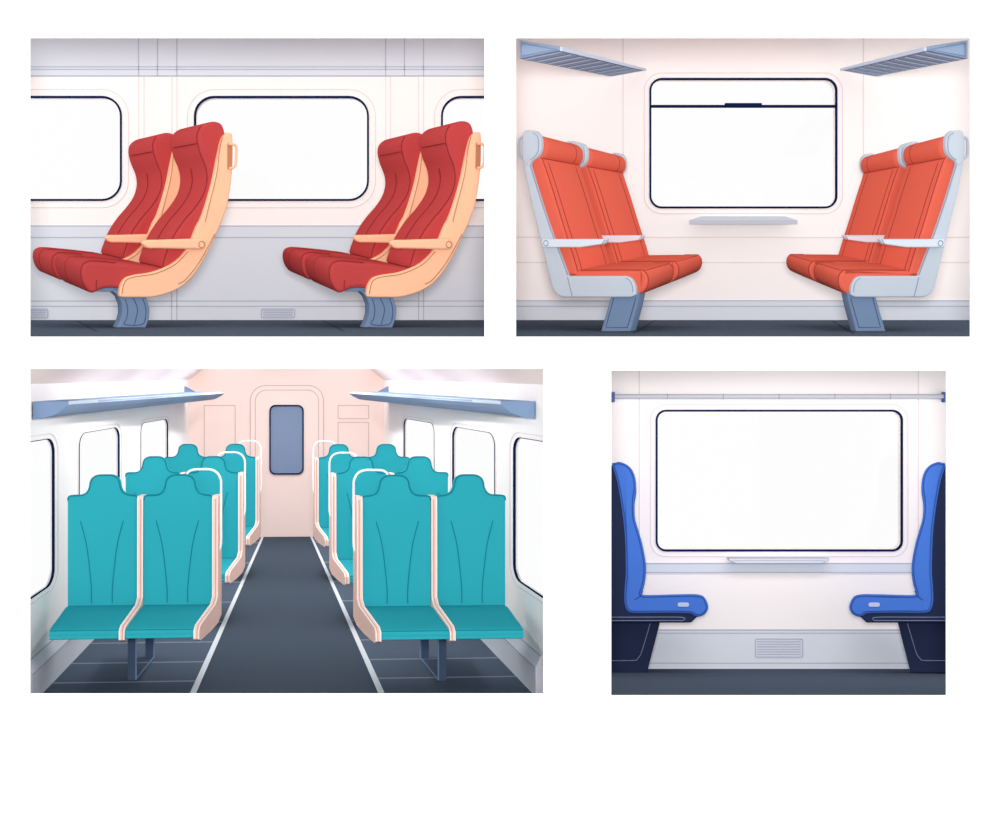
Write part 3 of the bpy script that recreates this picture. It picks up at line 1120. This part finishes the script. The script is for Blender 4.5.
def blue_seat(mir, label):
    fx = (lambda x: 1557.6 - x) if mir else (lambda x: x)
    fr = Seat(at(fx(640), 673.7, 11.58 if not mir else 11.5), NAT(fx(640)), math.atan(m4) - .03)
    root = empty('train_seat', fr.M, label, 'train seat', 'facing blue seats')
    T = lambda pts, w=0.0: fr.uvs([(fx(x), y) for x, y in pts], w)
    W = .42
    pad = [(612, 464.8), (615.6, 462.4), (621, 462), (629, 466), (634.2, 474), (636.3, 486.5), (634.4, 501), (635, 517.6), (638.4, 530), (642.6, 545), (646, 565),
           (645.2, 580), (642.6, 590), (641.8, 594.2), (650, 595), (680, 594.2), (697, 594.3), (704.5, 597.2), (708.4, 606.5), (705.8, 613.4), (699.5, 616.6), (694, 615.5),
           (689, 613.4), (660, 613), (633, 613), (626.5, 609.5), (624, 600), (624.6, 585), (625.5, 571.5), (624.9, 542.4), (623.6, 525), (620.7, 503), (616.5, 480)]
    pp = smooth(T(pad))
    p = MB().prism(pp, 0, W, M['blue'], .016).build('padding', root)
    ln = MB()
    ins = inset(pp, .013)
    ln.tube([(a, -.001, b) for a, b in ins], .003, M['blue_line'], 6, True)
    ln.tube([(a, -.001, b) for a, b in smooth(T([(643, 591), (640, 596), (634.5, 600)]), False)], .003, M['blue_line'], 6)
    ln.build('piping', p)
    tb = MB().prism(fillet(T([(677.7, 602.5), (689, 602.5), (689, 606.7), (677.7, 606.7)]), .016), -.006, .01, M['tab'], 0).build('release_tab', root)
    sh = [(598, 470), (606, 465), (612.6, 465.2), (617.5, 480), (621.5, 503), (624.4, 525), (625.8, 542), (626.4, 571), (625.4, 598), (628, 608), (634, 612), (690, 612), (697, 617),
          (691.3, 622.4), (590, 622.4), (592, 520)]
    s = MB().prism(T(sh, .01), .012, W - .012, M['ink'], .008).build('shell', root)
    ln = MB()
    ln.tube([(a, .011, b) for a, b in smooth(T([(592, 617.2), (640, 617.2), (681.5, 617.3), (683.3, 620.5)], .012), False)], .0026, M['ink_line'], 6)
    ln.tube([(a, .011, b) for a, b in T([(592, 620.6), (683.3, 620.6)], .012)], .0026, M['ink_line'], 6)
    ln.build('seam', s)
    fl = (F * (EYE - (fr.M @ Vector((0, .2, 0))).z) / (fr.M @ Vector((0, .2, 0))).y) + PY - .2      # where the floor lies under the base
    bs = [(590, 621), (660.3, 621), (647, fl), (590, fl)]
    b = MB().prism(T(bs, .2), .2, W - .02, M['ink'], .005).build('base', root)
    ln = MB()
    ln.tube([(a, .199, c_) for a, c_ in smooth(T([(650.2, 623.5), (645, 641), (641, 653.5), (637.5, 658.5), (632, 660.5), (592, 660.5)], .2), False)], .0026, M['ink_line'], 6)
    ln.build('seam', b)
    return root


blue_seat(False, 'royal blue seat in profile facing right, at the left edge by the large window')
blue_seat(True, 'royal blue seat in profile facing left, at the right edge by the large window')
